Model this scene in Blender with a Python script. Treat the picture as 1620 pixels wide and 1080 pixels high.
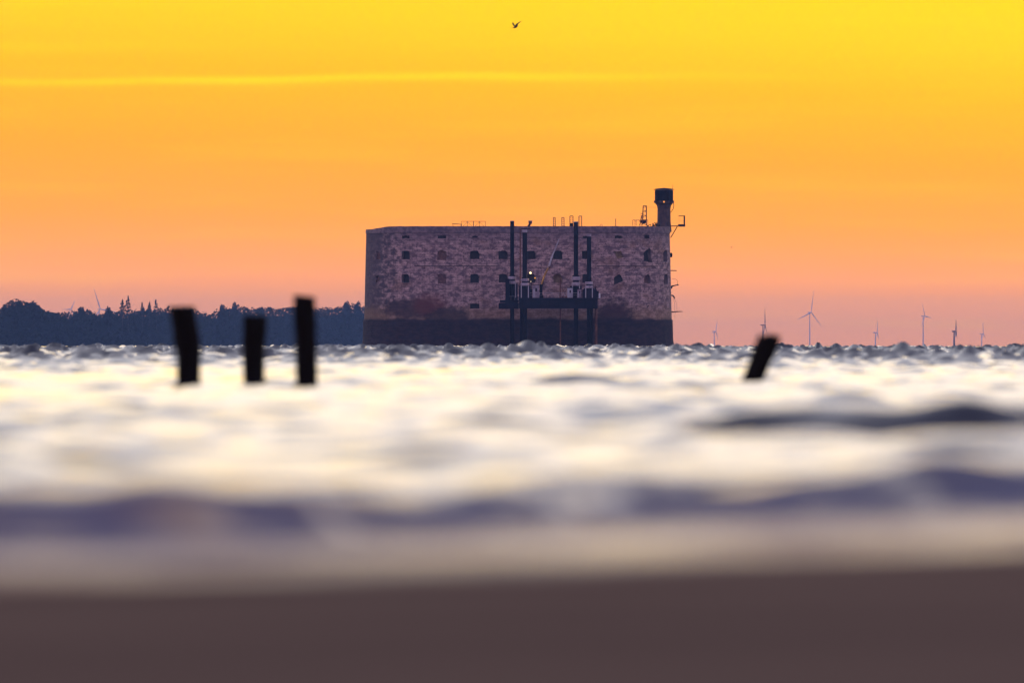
import bpy, bmesh, math, random
import numpy as np
from mathutils import Vector
R = math.radians
rng = random.Random(7)
for o in list(bpy.data.objects):
    bpy.data.objects.remove(o)
scene = bpy.context.scene
C = scene.collection

# ------------------------------------------------------------------ camera
EYE = 0.50                      # eye height above still water (m)
FPX = 18000.0                   # 400 mm lens expressed in photograph pixels
HOR = 547.0                     # photograph row of the horizon
cd = bpy.data.cameras.new('camera')
cd.lens = 400.0; cd.sensor_width = 36.0
cd.clip_start = 0.5; cd.clip_end = 120000.0
cd.dof.use_dof = True; cd.dof.focus_distance = 2500.0
cd.dof.aperture_fstop = 3.0; cd.dof.aperture_blades = 9
cam = bpy.data.objects.new('camera', cd); C.objects.link(cam)
cam.location = (0, 0, EYE)
cam.rotation_euler = (R(90) + 7.0 / FPX, 0, 0)
scene.camera = cam

# ------------------------------------------------------------------ render / view
scene.render.engine = 'CYCLES'
scene.cycles.use_denoising = True
scene.cycles.max_bounces = 8
scene.cycles.glossy_bounces = 4
scene.cycles.diffuse_bounces = 2
scene.cycles.volume_bounces = 0
scene.cycles.sample_clamp_indirect = 6
scene.view_settings.view_transform = 'Standard'
scene.view_settings.look = 'None'
scene.view_settings.exposure = 0.0
scene.view_settings.gamma = 1.0
scene.view_settings.use_curve_mapping = False

# ------------------------------------------------------------------ sky
def lin(c):
    return tuple(((v / 255) / 12.92 if v / 255 <= 0.04045 else ((v / 255 + 0.055) / 1.055) ** 2.4) for v in c)

SUN_AZ, SUN_EL = R(7), R(2.5)
world = bpy.data.worlds.new('World'); scene.world = world
world.use_nodes = True
nt = world.node_tree; nt.nodes.clear()
def N(kind, **kw):
    n = nt.nodes.new(kind)
    for k, v in kw.items(): setattr(n, k, v)
    return n
def plug(sock, v):
    if hasattr(v, 'is_output') or isinstance(v, bpy.types.NodeSocket): nt.links.new(v, sock)
    else: sock.default_value = v
def M(op, a, b=0.0, c=0.0, clamp=False):
    n = N('ShaderNodeMath', operation=op, use_clamp=clamp)
    plug(n.inputs[0], a); plug(n.inputs[1], b); plug(n.inputs[2], c)
    return n.outputs[0]
def ramp(stops, fac):
    n = N('ShaderNodeValToRGB'); cr = n.color_ramp; cr.interpolation = 'LINEAR'
    while len(cr.elements) < len(stops): cr.elements.new(0.5)
    for e, (p, c) in zip(cr.elements, stops): e.position = p; e.color = (*c, 1)
    plug(n.inputs[0], fac); return n.outputs[0]
def mixc(f, a, b, mode='MIX'):
    n = N('ShaderNodeMix', data_type='RGBA', blend_type=mode)
    plug(n.inputs[0], f); plug(n.inputs[6], a); plug(n.inputs[7], b); return n.outputs[2]

tc = N('ShaderNodeTexCoord')
sep = N('ShaderNodeSeparateXYZ'); nt.links.new(tc.outputs['Generated'], sep.inputs[0])
sx, sy, sz = sep.outputs
el = M('MULTIPLY', M('ARCSINE', sz), 180 / math.pi)
az = M('MULTIPLY', M('ARCTAN2', sx, sy), 180 / math.pi)
# uneven glow: its layers sit a little lower towards the sun's azimuth
tilt = M('MULTIPLY', M('TANH', M('MULTIPLY', M('SUBTRACT', az, 0.6), 0.25)), 0.13)
elp = M('MAXIMUM', M('MULTIPLY', el, M('ADD', 1.0, tilt)), 0.0)
fac = M('POWER', M('DIVIDE', elp, 90.0), 0.4)
def P(e): return (e / 90.0) ** 0.4
front = [(0.0, (0.92, 0.37, 0.21)), (P(0.12), (0.88, 0.37, 0.23)), (P(0.22), (1.05, 0.41, 0.20)), (P(0.34), (1.25, 0.44, 0.15)),
         (P(0.63), (1.22, 0.415, 0.050)), (P(0.95), (1.20, 0.425, 0.016)), (P(1.3), (1.16, 0.52, 0.0)),
         (P(1.6), (1.12, 0.665, 0.0)), (P(1.9), (1.10, 0.73, 0.0)), (P(3.0), (1.05, 0.82, 0.36)),
         (P(5.0), (1.12, 0.98, 0.76)), (P(9), (1.24, 1.18, 1.18)), (P(18), (1.20, 1.18, 1.32)),
         (P(32), (0.74, 0.74, 0.96)), (P(55), (0.34, 0.36, 0.60)), (1.0, (0.20, 0.21, 0.44))]
back = [(0.0, (0.76, 0.47, 0.68)), (P(4), (0.80, 0.51, 0.72)), (P(12), (0.78, 0.54, 0.82)),
        (P(30), (0.54, 0.43, 0.76)), (P(60), (0.25, 0.24, 0.50)), (1.0, (0.20, 0.21, 0.44))]
w = M('POWER', M('MULTIPLY_ADD', M('COSINE', M('MULTIPLY', M('SUBTRACT', az, 7.0), math.pi / 180)), 0.5, 0.5), 1.4)
sky_c = mixc(w, ramp(back, fac), ramp(front, fac))
# thin cirrus streaks in the glow
cx = N('ShaderNodeCombineXYZ'); plug(cx.inputs[0], M('MULTIPLY', az, 0.35)); plug(cx.inputs[1], M('MULTIPLY', el, 0.25))
nz = N('ShaderNodeTexNoise'); nz.inputs['Scale'].default_value = 1.0; nz.inputs['Detail'].default_value = 3
nt.links.new(cx.outputs[0], nz.inputs[0])
wob = M('MULTIPLY', M('SUBTRACT', nz.outputs[0], 0.5), 0.13)
cx2 = N('ShaderNodeCombineXYZ'); plug(cx2.inputs[0], M('MULTIPLY', az, 0.5)); plug(cx2.inputs[1], M('MULTIPLY', el, 7.0))
nz2 = N('ShaderNodeTexNoise'); nz2.inputs['Scale'].default_value = 1.0; nz2.inputs['Detail'].default_value = 4
nt.links.new(cx2.outputs[0], nz2.inputs[0])
def streak(e0, width, a_end, gain):
    d = M('DIVIDE', M('ADD', M('SUBTRACT', el, e0), wob), width)
    g = M('EXPONENT', M('MULTIPLY', M('MULTIPLY', d, d), -1.0))
    fade = M('MULTIPLY', M('SUBTRACT', a_end, az), 0.45, clamp=True)
    return M('MULTIPLY', M('MULTIPLY', g, fade), M('MULTIPLY', M('ADD', nz2.outputs[0], 0.45), gain))
st = M('ADD', streak(1.345, 0.022, 1.9, 0.42), streak(1.52, 0.03, -0.9, 0.22))
soft = M('MULTIPLY', M('SUBTRACT', nz2.outputs[0], 0.5, clamp=True), 0.55)
st_all = M('ADD', st, soft, clamp=True)
sky_c = mixc(M('MULTIPLY', st_all, w), sky_c, (1.30, 0.86, 0.004, 1))
low = streak(0.335, 0.02, -1.7, 0.5)
sky_c = mixc(M('MULTIPLY', low, w, clamp=True), sky_c, (1.35, 0.56, 0.13, 1))
nish = N('ShaderNodeTexSky', sky_type='NISHITA', sun_disc=False)
nish.sun_elevation = SUN_EL; nish.sun_rotation = SUN_AZ
nish.air_density = 1.0; nish.dust_density = 1.0
bg1 = N('ShaderNodeBackground'); nt.links.new(sky_c, bg1.inputs[0]); bg1.inputs[1].default_value = 1.0
bg2 = N('ShaderNodeBackground'); nt.links.new(nish.outputs[0], bg2.inputs[0]); bg2.inputs[1].default_value = 0.004
addsh = N('ShaderNodeAddShader'); nt.links.new(bg1.outputs[0], addsh.inputs[0]); nt.links.new(bg2.outputs[0], addsh.inputs[1])
wo = N('ShaderNodeOutputWorld'); nt.links.new(addsh.outputs[0], wo.inputs[0])
world.cycles.sampling_method = 'MANUAL'; world.cycles.sample_map_resolution = 2048

# ------------------------------------------------------------------ the one sun, low behind the fort
sl = bpy.data.lights.new('sun', 'SUN'); sl.energy = 0.10; sl.angle = R(25); sl.color = (1.0, 0.72, 0.42)
sun = bpy.data.objects.new('sun', sl); C.objects.link(sun)
sd = Vector((math.sin(SUN_AZ) * math.cos(SUN_EL + R(2)), math.cos(SUN_AZ) * math.cos(SUN_EL + R(2)), math.sin(SUN_EL + R(2))))
sun.rotation_euler = sd.to_track_quat('Z', 'Y').to_euler()

# ------------------------------------------------------------------ helpers
def wx(px, d): return (px - 810.0) / FPX * d
def wz(py, d): return EYE + (HOR - py) / FPX * d

class MB:
    """collects simple shapes into one mesh"""
    def __init__(s): s.v = []; s.f = []
    def add(s, vs, fs):
        b = len(s.v); s.v += [tuple(p) for p in vs]; s.f += [tuple(i + b for i in f) for f in fs]; return s
    def box(s, x0, x1, y0, y1, z0, z1):
        return s.add([(x0,y0,z0),(x1,y0,z0),(x1,y1,z0),(x0,y1,z0),(x0,y0,z1),(x1,y0,z1),(x1,y1,z1),(x0,y1,z1)],
              [(0,3,2,1),(4,5,6,7),(0,1,5,4),(1,2,6,5),(2,3,7,6),(3,0,4,7)])
    def lathe(s, prof, c=(0,0,0), n=16):
        vs = []; fs = []
        for r, z in prof:
            for k in range(n):
                a = 2 * math.pi * (k + .5) / n; vs.append((c[0] + r * math.cos(a), c[1] + r * math.sin(a), c[2] + z))
        for i in range(len(prof) - 1):
            for k in range(n):
                k2 = (k + 1) % n; fs.append((i*n+k, i*n+k2, (i+1)*n+k2, (i+1)*n+k))
        fs.append(tuple(range(n))[::-1]); fs.append(tuple(range((len(prof)-1)*n, len(prof)*n)))
        return s.add(vs, fs)
    def tube(s, pts, rad, n=8):
        pts = [Vector(p) for p in pts]
        rad = rad if isinstance(rad, (list, tuple)) else [rad] * len(pts)
        vs = []; fs = []
        for i, p in enumerate(pts):
            t = (pts[min(i+1, len(pts)-1)] - pts[max(i-1, 0)]).normalized()
            a = t.cross(Vector((0,1,0.013)))
            if a.length < .05: a = t.cross(Vector((1,0,0)))
            a.normalize(); b = t.cross(a)
            for k in range(n):
                q = 2*math.pi*(k+.5)/n; vs.append(p + (a*math.cos(q) + b*math.sin(q)) * rad[i])
        for i in range(len(pts) - 1):
            for k in range(n):
                k2 = (k+1) % n; fs.append((i*n+k, i*n+k2, (i+1)*n+k2, (i+1)*n+k))
        fs.append(tuple(range(n))[::-1]); fs.append(tuple(range((len(pts)-1)*n, len(pts)*n)))
        return s.add(vs, fs)
    def build(s, name, mat, parent=None, smooth=False):
        me = bpy.data.meshes.new(name); me.from_pydata(s.v, [], s.f)
        bm = bmesh.new(); bm.from_mesh(me); bmesh.ops.recalc_face_normals(bm, faces=bm.faces); bm.to_mesh(me); bm.free()
        me.materials.append(mat)
        if smooth: me.polygons.foreach_set('use_smooth', [True] * len(me.polygons))
        o = bpy.data.objects.new(name, me); C.objects.link(o); o.parent = parent
        return o
def tag(o, label=None, cat=None, group=None, kind=None):
    for k, v in (('label', label), ('category', cat), ('group', group), ('kind', kind)):
        if v: o[k] = v
    return o
def thing(name, label, cat, loc=(0,0,0), group=None):
    e = bpy.data.objects.new(name, None); C.objects.link(e); e.location = loc
    return tag(e, label, cat, group)

# ------------------------------------------------------------------ materials
class Mat:
    def __init__(s, name, rough=.8, color=(.2,.2,.2), spec=.4):
        s.m = bpy.data.materials.new(name); s.m.use_nodes = True
        s.t = s.m.node_tree; s.b = s.t.nodes['Principled BSDF']
        s.b.inputs['Base Color'].default_value = (*color, 1); s.b.inputs['Roughness'].default_value = rough
        s.b.inputs['Specular IOR Level'].default_value = spec
    def n(s, kind, **kw):
        n = s.t.nodes.new(kind)
        for k, v in kw.items(): setattr(n, k, v)
        return n
    def put(s, sock, v):
        if isinstance(v, bpy.types.NodeSocket): s.t.links.new(v, sock)
        else: sock.default_value = v
    def math(s, op, a, b=0.0, c=0.0, clamp=False):
        n = s.n('ShaderNodeMath', operation=op, use_clamp=clamp)
        for i, v in enumerate((a, b, c)): s.put(n.inputs[i], v)
        return n.outputs[0]
    def noise(s, scale, detail=4, vec=None, stretch=None, rough=.55):
        n = s.n('ShaderNodeTexNoise'); n.inputs['Scale'].default_value = scale; n.inputs['Detail'].default_value = detail
        n.inputs['Roughness'].default_value = rough
        if vec is None: vec = s.n('ShaderNodeTexCoord').outputs['Object']
        if stretch:
            mp = s.n('ShaderNodeMapping'); mp.inputs['Scale'].default_value = stretch; s.put(mp.inputs[0], vec); vec = mp.outputs[0]
        s.put(n.inputs[0], vec); return n.outputs[0]
    def mix(s, f, a, b, mode='MIX'):
        n = s.n('ShaderNodeMix', data_type='RGBA', blend_type=mode)
        for i, v in ((0, f), (6, a), (7, b)):
            s.put(n.inputs[i], (*v, 1) if isinstance(v, tuple) and len(v) == 3 else v)
        return n.outputs[2]
    def rng(s, v, a, b, c=0.0, d=1.0):
        n = s.n('ShaderNodeMapRange', interpolation_type='SMOOTHSTEP')
        for i, q in enumerate((v, a, b, c, d)): s.put(n.inputs[i], q)
        return n.outputs[0]
    def bump(s, h, strength, dist):
        n = s.n('ShaderNodeBump'); n.inputs['Strength'].default_value = strength; n.inputs['Distance'].default_value = dist
        s.put(n.inputs['Height'], h); s.t.links.new(n.outputs[0], s.b.inputs['Normal'])
    def col(s, v): s.put(s.b.inputs['Base Color'], v); return s
def worn(name, c1, c2, scale, rough=.7, spec=.3, metal=0.0):
    m = Mat(name, rough, c1, spec)
    m.col(m.mix(m.rng(m.noise(scale), .38, .66), c1, c2)); m.b.inputs['Metallic'].default_value = metal
    return m.m

# stone of the fort: courses, blotches, seaweed belt, soot and rust patches
def fort_stone():
    m = Mat('fort_stone', .9, spec=.2)
    uv = m.n('ShaderNodeUVMap'); uv.uv_map = 'UVMap'
    br = m.n('ShaderNodeTexBrick'); m.put(br.inputs['Vector'], uv.outputs[0])
    for k, v in (('Scale', 1.0), ('Mortar Size', .03), ('Mortar Smooth', .6), ('Bias', -.1), ('Brick Width', 1.15), ('Row Height', .52)):
        br.inputs[k].default_value = v
    br.inputs['Color1'].default_value = (.64,.46,.42,1); br.inputs['Color2'].default_value = (.43,.30,.29,1); br.inputs['Mortar'].default_value = (.20,.135,.13,1)
    big = m.noise(.16, 5, uv.outputs[0], (1, 1.5, 1)); mid = m.noise(.62, 5, uv.outputs[0], (1, 1.7, 1), .65)
    fine = m.noise(2.2, 3, uv.outputs[0])
    c = m.mix(m.rng(mid, .38, .60), (.17,.12,.135), br.outputs['Color'])
    c = m.mix(m.rng(mid, .60, .70, 0, .55), c, (.62,.45,.42))
    c = m.mix(m.rng(fine, .55, .66, 0, .85), c, (.10,.065,.075))
    c = m.mix(m.rng(big, .52, .70, 0, .55), c, (.27,.155,.10))
    sep = m.n('ShaderNodeSeparateXYZ'); m.put(sep.inputs[0], uv.outputs[0]); u, z, _ = sep.outputs
    runs = m.noise(.9, 4, uv.outputs[0], (1, .12, 1))
    c = m.mix(m.rng(runs, .54, .72, 0, .55), c, (.15,.10,.11))
    # grey weathering below the cornice
    zt = m.math('ADD', z, m.math('MULTIPLY', m.math('SUBTRACT', mid, .5), 5.0))
    c = m.mix(m.rng(zt, 22.5, 26.5, 0, .6), c, (.13,.115,.15))
    # dark lichen creeping over the left end
    un = m.math('ADD', u, m.math('MULTIPLY', m.math('SUBTRACT', mid, .5), 26.0))
    c = m.mix(m.rng(un, -25.0, -33.0, 0, .8), c, (.075,.065,.08))
    # ochre stain above the tide belt
    c = m.mix(m.rng(m.math('ADD', z, m.math('MULTIPLY', big, 4.0)), 12.2, 9.6, 0, .5), c, (.30,.185,.085))
    def blob(cu, cz, ru, rz, soft=.25):
        a = m.math('DIVIDE', m.math('SUBTRACT', u, cu), ru); b = m.math('DIVIDE', m.math('SUBTRACT', z, cz), rz)
        d = m.math('SQRT', m.math('ADD', m.math('MULTIPLY', a, a), m.math('MULTIPLY', b, b)))
        d = m.math('ADD', d, m.math('MULTIPLY', m.math('SUBTRACT', mid, .5), .7))
        return m.rng(d, 1 + soft, 1 - soft)
    def blobmix(c, b, k, col): return m.mix(m.math('MULTIPLY', b, k), c, col)
    c = blobmix(c, blob(-24.0, 8.8, 6.5, 2.2), .85, (.05,.032,.04))
    c = blobmix(c, blob(-19.5, 9.6, 3.6, 2.4, .4), .7, (.17,.06,.055))
    c = blobmix(c, blob(-15.5, 6.8, 5.0, 2.2), .8, (.035,.028,.034))
    c = blobmix(c, blob(21.2, 4.6, 5.0, 6.0, .35), .9, (.030,.020,.028))
    c = blobmix(c, blob(21.0, 8.2, 3.2, 1.6, .5), .5, (.10,.05,.06))
    # seaweed and algae belt between the tides
    ze = m.math('ADD', z, m.math('MULTIPLY', m.math('SUBTRACT', big, .5), 1.3))
    c = m.mix(m.rng(ze, 6.95, 6.05), c, m.mix(m.rng(mid, .4, .62), (.026,.022,.032), (.050,.034,.042)))
    m.col(c)
    h = m.math('ADD', m.math('MULTIPLY', br.outputs['Fac'], -.6), m.math('MULTIPLY', mid, 1.2))
    m.bump(h, .8, .25)
    return m.m
STONE = fort_stone()
PLAIN = worn('weathered_stone', (.16,.125,.135), (.27,.20,.19), .7)
TOWER = worn('dark_tower_stone', (.045,.032,.04), (.10,.065,.06), .9)
DARKIN = worn('dark_interior', (.018,.018,.024), (.035,.03,.038), 1.5)  # near-black colour stands in for the unlit space behind openings
INFILL = worn('brick_infill', (.10,.052,.048), (.19,.10,.085), 2.5)
OCHRE = worn('ochre_infill', (.12,.08,.05), (.24,.17,.08), 2.0)
NAVY = worn('navy_hull_paint', (.007,.009,.022), (.016,.013,.026), .5, .8, .08)
STEEL = worn('dark_steel', (.005,.007,.015), (.014,.012,.018), .8, .8, .05)
RUST = worn('rusty_steel', (.10,.045,.030), (.20,.09,.06), 1.2, .8)
CREAM = worn('white_paint', (.40,.35,.40), (.22,.18,.22), .9, .5)
YELL = worn('yellow_paint', (.42,.25,.05), (.25,.14,.04), 1.0, .5)
GREYP = worn('pale_grey_paint', (.48,.48,.52), (.34,.33,.38), .8, .5)
WOOD = None
def wood():
    m = Mat('wet_old_timber', .85, spec=.12)
    n = m.noise(9, 5, None, (1, 1, .12))
    m.col(m.mix(n, (.003,.0025,.002), (.009,.007,.005))); m.bump(n, .8, .02); return m.m
WOOD = wood()

# ------------------------------------------------------------------ sea
def shore(x):  # distance of the water's edge: it runs obliquely
    return 27.0 + 1.7 * x
def sea_height(X, Y):
    r = np.random.RandomState(11)
    D = np.hypot(X, Y)
    out = np.zeros_like(X)
    env_long = 0.10 + 0.90 * np.clip((D - 170) / 300, 0, 1)
    env_mid = 0.30 + 0.70 * np.clip((D - 120) / 260, 0, 1)
    calm = np.clip((Y - (shore(np.clip(X, -4, 4)) + 1.0)) / 22.0, 0.015, 1)
    for k in range(64):
        lam = 0.45 * (5.5 / 0.45) ** (k / 63.0)
        th = r.normal(0, .6)
        kx, ky = 2*math.pi/lam*math.sin(th), -2*math.pi/lam*math.cos(th)
        a = 0.0082 * lam * (0.6 + .8 * r.rand()) * (1.4 if lam < 2.2 else (.85 if lam < 3.6 else .5))
        e = env_long if lam > 2.6 else env_mid
        out += a * e * np.sin(kx*X + ky*Y + r.rand()*6.283)
    out = out + 1.6 * out * np.abs(out)
    # patches of livelier and calmer water
    g = 1 + .45*np.sin(X*.21+Y*.047+1)*np.sin(Y*.063-X*.1) + .3*np.sin(Y*.021+X*.033)
    out *= g * calm
    foam = np.zeros_like(X)
    xc = np.clip(X, -6, 6)
    s = Y - shore(xc)
    def ridge(crest, h, front, back):
        t = Y - crest
        return h * np.where(t < 0, np.exp(-(t/front)**2), np.exp(-(t/back)**2))
    wob = .5*np.sin(X*1.9+.4) + .35*np.sin(X*4.3+1.2)
    # small breaker close in
    c1 = shore(xc) + 5.6 + .5*xc + wob*.8
    h1 = .100 + .026*np.sin(X*2.1-1.9) + .014*np.sin(X*6.1) + .010*np.sin(X*13.7+2)
    out += ridge(c1, h1, .34, 3.0)
    c1b = c1 + 5.2 + .5*np.sin(X*2.2+2)
    out += ridge(c1b, (.04 + .02*np.sin(X*1.7+2.5))*np.clip((X+.6), 0, 1), .3, 2.5)
    foam = np.maximum(foam, np.exp(-((Y-(c1-1.3))/2.2)**2))
    foam = np.maximum(foam, .7*np.exp(-((Y-(c1b-.4))/.9)**2)*np.clip((X+.4)*1.2, 0, 1))
    # the darker swell rising on the right
    c2 = 59.5 + .25*np.sin(X*1.2)
    h2 = .155*np.clip((X-.55)/1.0, 0, 1)**.6*(1+.10*np.sin(X*5.2)+.08*np.sin(X*11+1))
    h2 = np.where(X > 8, h2*np.exp(-((X-8)/3)**2), h2)
    out += ridge(c2, h2, .30, 2.2)
    # thin sheet of the swash: flat
    sw = np.clip(s / 3.5, 0, 1)
    out *= .08 + .92*sw
    out += .004
    return out, foam, np.clip((7.0 - s)/3.5, 0, 1)
def build_sea():
    """one sheet in two bands: coarser columns close in, finer ones from 150 m out"""
    def columns(n):
        core = np.linspace(-.052, .052, n); step = core[1]-core[0]; side = []; a = .052
        while a < 1.35: step *= 1.2; a += step; side.append(a)
        return np.concatenate([-np.array(side[::-1]), core, np.array(side)])
    near = [12.0]
    while near[-1] < 150: near.append(near[-1] + (.14 if 26 < near[-1] < 66 else .32))
    near[-1] = 150.0
    farr = [150.0]
    while farr[-1] < 1600: farr.append(farr[-1] + .35 + .0006*farr[-1])
    while farr[-1] < 3200: farr.append(farr[-1]*1.0024)
    while farr[-1] < 12800: farr.append(farr[-1]*1.12)
    farr[-1] = 13200
    cos, qs, Fm, Sm = [], [], [], []; base = 0; seam = None
    for d, ang in ((near, columns(220)), (farr, columns(430))):
        d = np.array(d); DD, AA = np.meshgrid(d, ang, indexing='ij')
        X = DD*np.tan(AA).clip(-3.5, 3.5); Y = DD.copy()
        Z, F, S = sea_height(X, Y)
        Z *= 1-np.clip((DD-2900)/400, 0, 1)
        if seam is None: seam = (X[-1].copy(), Z[-1].copy())
        else: Z[0] = np.interp(X[0], *seam)
        n0, n1 = X.shape
        cos.append(np.stack([X, Y, Z], -1).reshape(-1, 3)); Fm.append(F.ravel()); Sm.append(S.ravel())
        i = base + np.arange(n0*n1).reshape(n0, n1); base += n0*n1
        qs.append(np.stack([i[:-1,:-1], i[:-1,1:], i[1:,1:], i[1:,:-1]], -1).reshape(-1, 4))
    co = np.concatenate(cos).astype(np.float32); q = np.concatenate(qs).astype(np.int32)
    me = bpy.data.meshes.new('sea'); nf = len(q)
    me.vertices.add(len(co)); me.vertices.foreach_set('co', co.ravel())
    me.loops.add(nf*4); me.loops.foreach_set('vertex_index', q.ravel())
    me.polygons.add(nf); me.polygons.foreach_set('loop_start', np.arange(0, nf*4, 4, dtype=np.int32))
    me.polygons.foreach_set('use_smooth', np.ones(nf, dtype=bool))
    me.update(calc_edges=True)
    for nm, arr in (('foam', Fm), ('swash', Sm)):
        at = me.attributes.new(nm, 'FLOAT', 'POINT'); at.data.foreach_set('value', np.concatenate(arr).astype(np.float32))
    o = bpy.data.objects.new('sea', me); C.objects.link(o)
    m = Mat('sea_water', .10, (.016,.020,.034), .5); m.b.inputs['IOR'].default_value = 1.333
    sw = m.n('ShaderNodeAttribute'); sw.attribute_name = 'swash'
    fa = m.n('ShaderNodeAttribute'); fa.attribute_name = 'foam'
    br = m.noise(2.2, 5, None, (1, .45, 1)); fine = m.noise(9, 3, None, (1, .5, 1))
    f = m.math('MULTIPLY', fa.outputs['Fac'], m.rng(br, .30, .52), clamp=True)
    body = m.mix(m.noise(.05, 3), (.007,.010,.018), (.014,.017,.028))
    body = m.mix(m.math('MULTIPLY', sw.outputs['Fac'], .9), body, (.30,.155,.095))   # stirred sand, reddened to paint in the orange sky's reflection
    m.col(m.mix(f, body, (.11,.125,.19)))
    m.put(m.b.inputs['Roughness'], m.math('MAXIMUM', m.rng(f, 0, 1, .05, .8), m.math('MULTIPLY', sw.outputs['Fac'], m.rng(m.noise(1.1, 3), .35, .65, .16, .50))))
    # only part of the thin swash still carries a shining film
    m.put(m.b.inputs['Specular IOR Level'], m.math('MULTIPLY', m.math('SUBTRACT', 1.0, m.math('MULTIPLY', m.math('POWER', sw.outputs['Fac'], .4), m.rng(m.noise(1.3, 3), .32, .66, .70, .97))), .5))
    rip = m.noise(5.0, 4, None, (1, .55, 1)); rip2 = m.noise(1.4, 2, None, (.8, .5, 1))
    h = m.math('ADD', m.math('MULTIPLY', rip, .035), m.math('MULTIPLY', rip2, .07))
    m.bump(h, .5, 1.0)
    me.materials.append(m.m)
    return tag(o, kind='structure')
build_sea()

# ------------------------------------------------------------------ beach and sea bed
def build_beach():
    xs = np.concatenate([np.linspace(-60, -5, 12), np.linspace(-4.5, 4.5, 73), np.linspace(5, 60, 12)])
    ys = np.concatenate([np.linspace(-40, 4, 12), np.arange(4.5, 45, .35), np.linspace(46, 400, 20)])
    vs = []; fs = []
    for y in ys:
        for x in xs:
            s = shore(max(-6, min(6, x))) - y
            z = .0125*s if s > 0 else .010*s
            z = max(z, -2.0)
            z += .006*math.sin(x*1.3+y*.5)*math.sin(y*.8) + .004*math.sin(x*3.7-y*1.1)
            vs.append((x, y, z))
    n = len(xs)
    for j in range(len(ys)-1):
        for i in range(n-1): fs.append((j*n+i, j*n+i+1, (j+1)*n+i+1, (j+1)*n+i))
    mb = MB(); mb.v = vs; mb.f = fs
    m = Mat('wet_sand', .5, spec=0.0)
    co = m.n('ShaderNodeTexCoord').outputs['Object']
    a = m.noise(.38, 4, co); b = m.noise(40, 4, co); c = m.noise(2.2, 4, co)
    col = m.mix(m.rng(a, .35, .68), (.085,.061,.046), (.200,.146,.098))
    col = m.mix(m.rng(b, .4, .7, 0, .5), col, (.19,.14,.10))
    sp = m.n('ShaderNodeSeparateXYZ'); m.put(sp.inputs[0], co)
    # water left by the last wave makes the sand near the edge darker and glossy
    wet = m.rng(m.math('ADD', sp.outputs[2], m.math('MULTIPLY', m.math('SUBTRACT', c, .5), .05)), .030, .008)
    col = m.mix(m.math('MULTIPLY', wet, .5), col, (.045,.032,.030))
    m.put(m.b.inputs['Specular IOR Level'], m.math('MULTIPLY', wet, .12))
    m.col(col); m.put(m.b.inputs['Roughness'], m.rng(wet, 0, 1, .75, .30))
    m.bump(m.math('ADD', m.math('MULTIPLY', b, .3), c), .25, .02)
    o = mb.build('beach', m.m, None, True)
    return tag(o, kind='structure')
build_beach()

# ------------------------------------------------------------------ the fort
D0 = 2523.0                                 # distance of its straight front
FC = Vector((wx(819.5, D0), D0 + 15.5, 0))  # centre
RAD, HALF = 15.5, 18.35                     # end radius, half length of the straight part
TOP = 26.9
fort = thing('sea_fort', 'oval stone sea fort with rows of gun windows and a corner watchtower', 'fort', tuple(FC))
PERQ = math.pi*RAD/2
def plan(u):
    """arc length along the outline, 0 at the middle of the front, + to the right -> point, outward normal"""
    sg = 1 if u >= 0 else -1; a = abs(u)
    if a <= HALF: return Vector((u, -RAD, 0)), Vector((0, -1, 0))
    if a <= HALF + 2*PERQ:
        th = (a-HALF)/RAD
        n = Vector((sg*math.sin(th), -math.cos(th), 0)); return Vector((sg*HALF, 0, 0)) + n*RAD, n
    return Vector((sg*(HALF - (a-HALF-2*PERQ)), RAD, 0)), Vector((0, 1, 0))
ULEN = HALF + 2*PERQ + HALF
def batter(z): return .62*(1 - z/TOP) + (.22 if z < 6.3 else 0) + (.25*max(0, 1-z/2.0))
def wall_pt(u, z, inset=0.0):
    p, n = plan(u); q = p + n*(batter(z) - inset); return Vector((q.x, q.y, z))
def u_of_px(px):
    X = wx(px, D0) - FC.x
    if abs(X) <= HALF: return X
    s = min(.985, (abs(X)-HALF)/RAD)
    return math.copysign(HALF + RAD*math.asin(s), X)
# windows: photograph column, row, width, sill, head, arch rise, kind
rowz = {'c': (8.2, 10.3), 'b': (13.7, 17.4), 'a': (18.7, 22.7), 's': (24.0, 25.3)}
cols = [598, 642, 699, 751, 796, 840, 882.5, 928, 978.5, 1023.5, 1053]
W = {}
def win(ci, row, w, z0, z1, rise, kind, jag=0.0, depth=1.1): W[(ci, row)] = (w, z0, z1, rise, kind, jag, depth)
for ci in range(11):
    win(ci, 'a', 2.05, 19.7, 21.6, .16, 'dark', .05)
    win(ci, 'b', 1.9, 14.5, 16.45, .2, 'dark', .05)
win(0,'a',1.9,19.6,21.5,.3,'brick',.18,.5); win(0,'b',1.5,14.4,16.2,.3,'brick',.2,.5)
win(2,'a',2.0,19.5,21.6,.15,'brick',.08,.35); win(2,'b',1.9,14.3,16.5,.15,'brick',.08,.35)
win(8,'a',2.7,20.0,21.5,.05,'ochre',.22,.4); win(8,'b',2.0,14.2,16.4,.7,'dark',.12,.7)
win(6,'b',1.9,14.5,16.5,.5,'ochre',.06,.6)
win(9,'a',2.6,19.2,22.0,.9,'dark',.35,1.0); win(9,'b',1.8,14.3,16.6,.9,'brick',.12,.8)
win(10,'a',2.6,19.2,21.8,.5,'dark',.2,.9); win(10,'b',2.4,14.2,16.6,.5,'dark',.15,.9)
win(3,'c',2.0,8.75,9.85,.02,'dark',.04); win(4,'c',2.0,8.75,9.85,.02,'dark',.04)
win(9,'c',.7,8.6,10.1,.02,'dark',.06,.6)
for ci in (1, 2, 8): win(ci, 's', 1.7, 24.35, 24.95, .08, 'dark', .12, .5)
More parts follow.
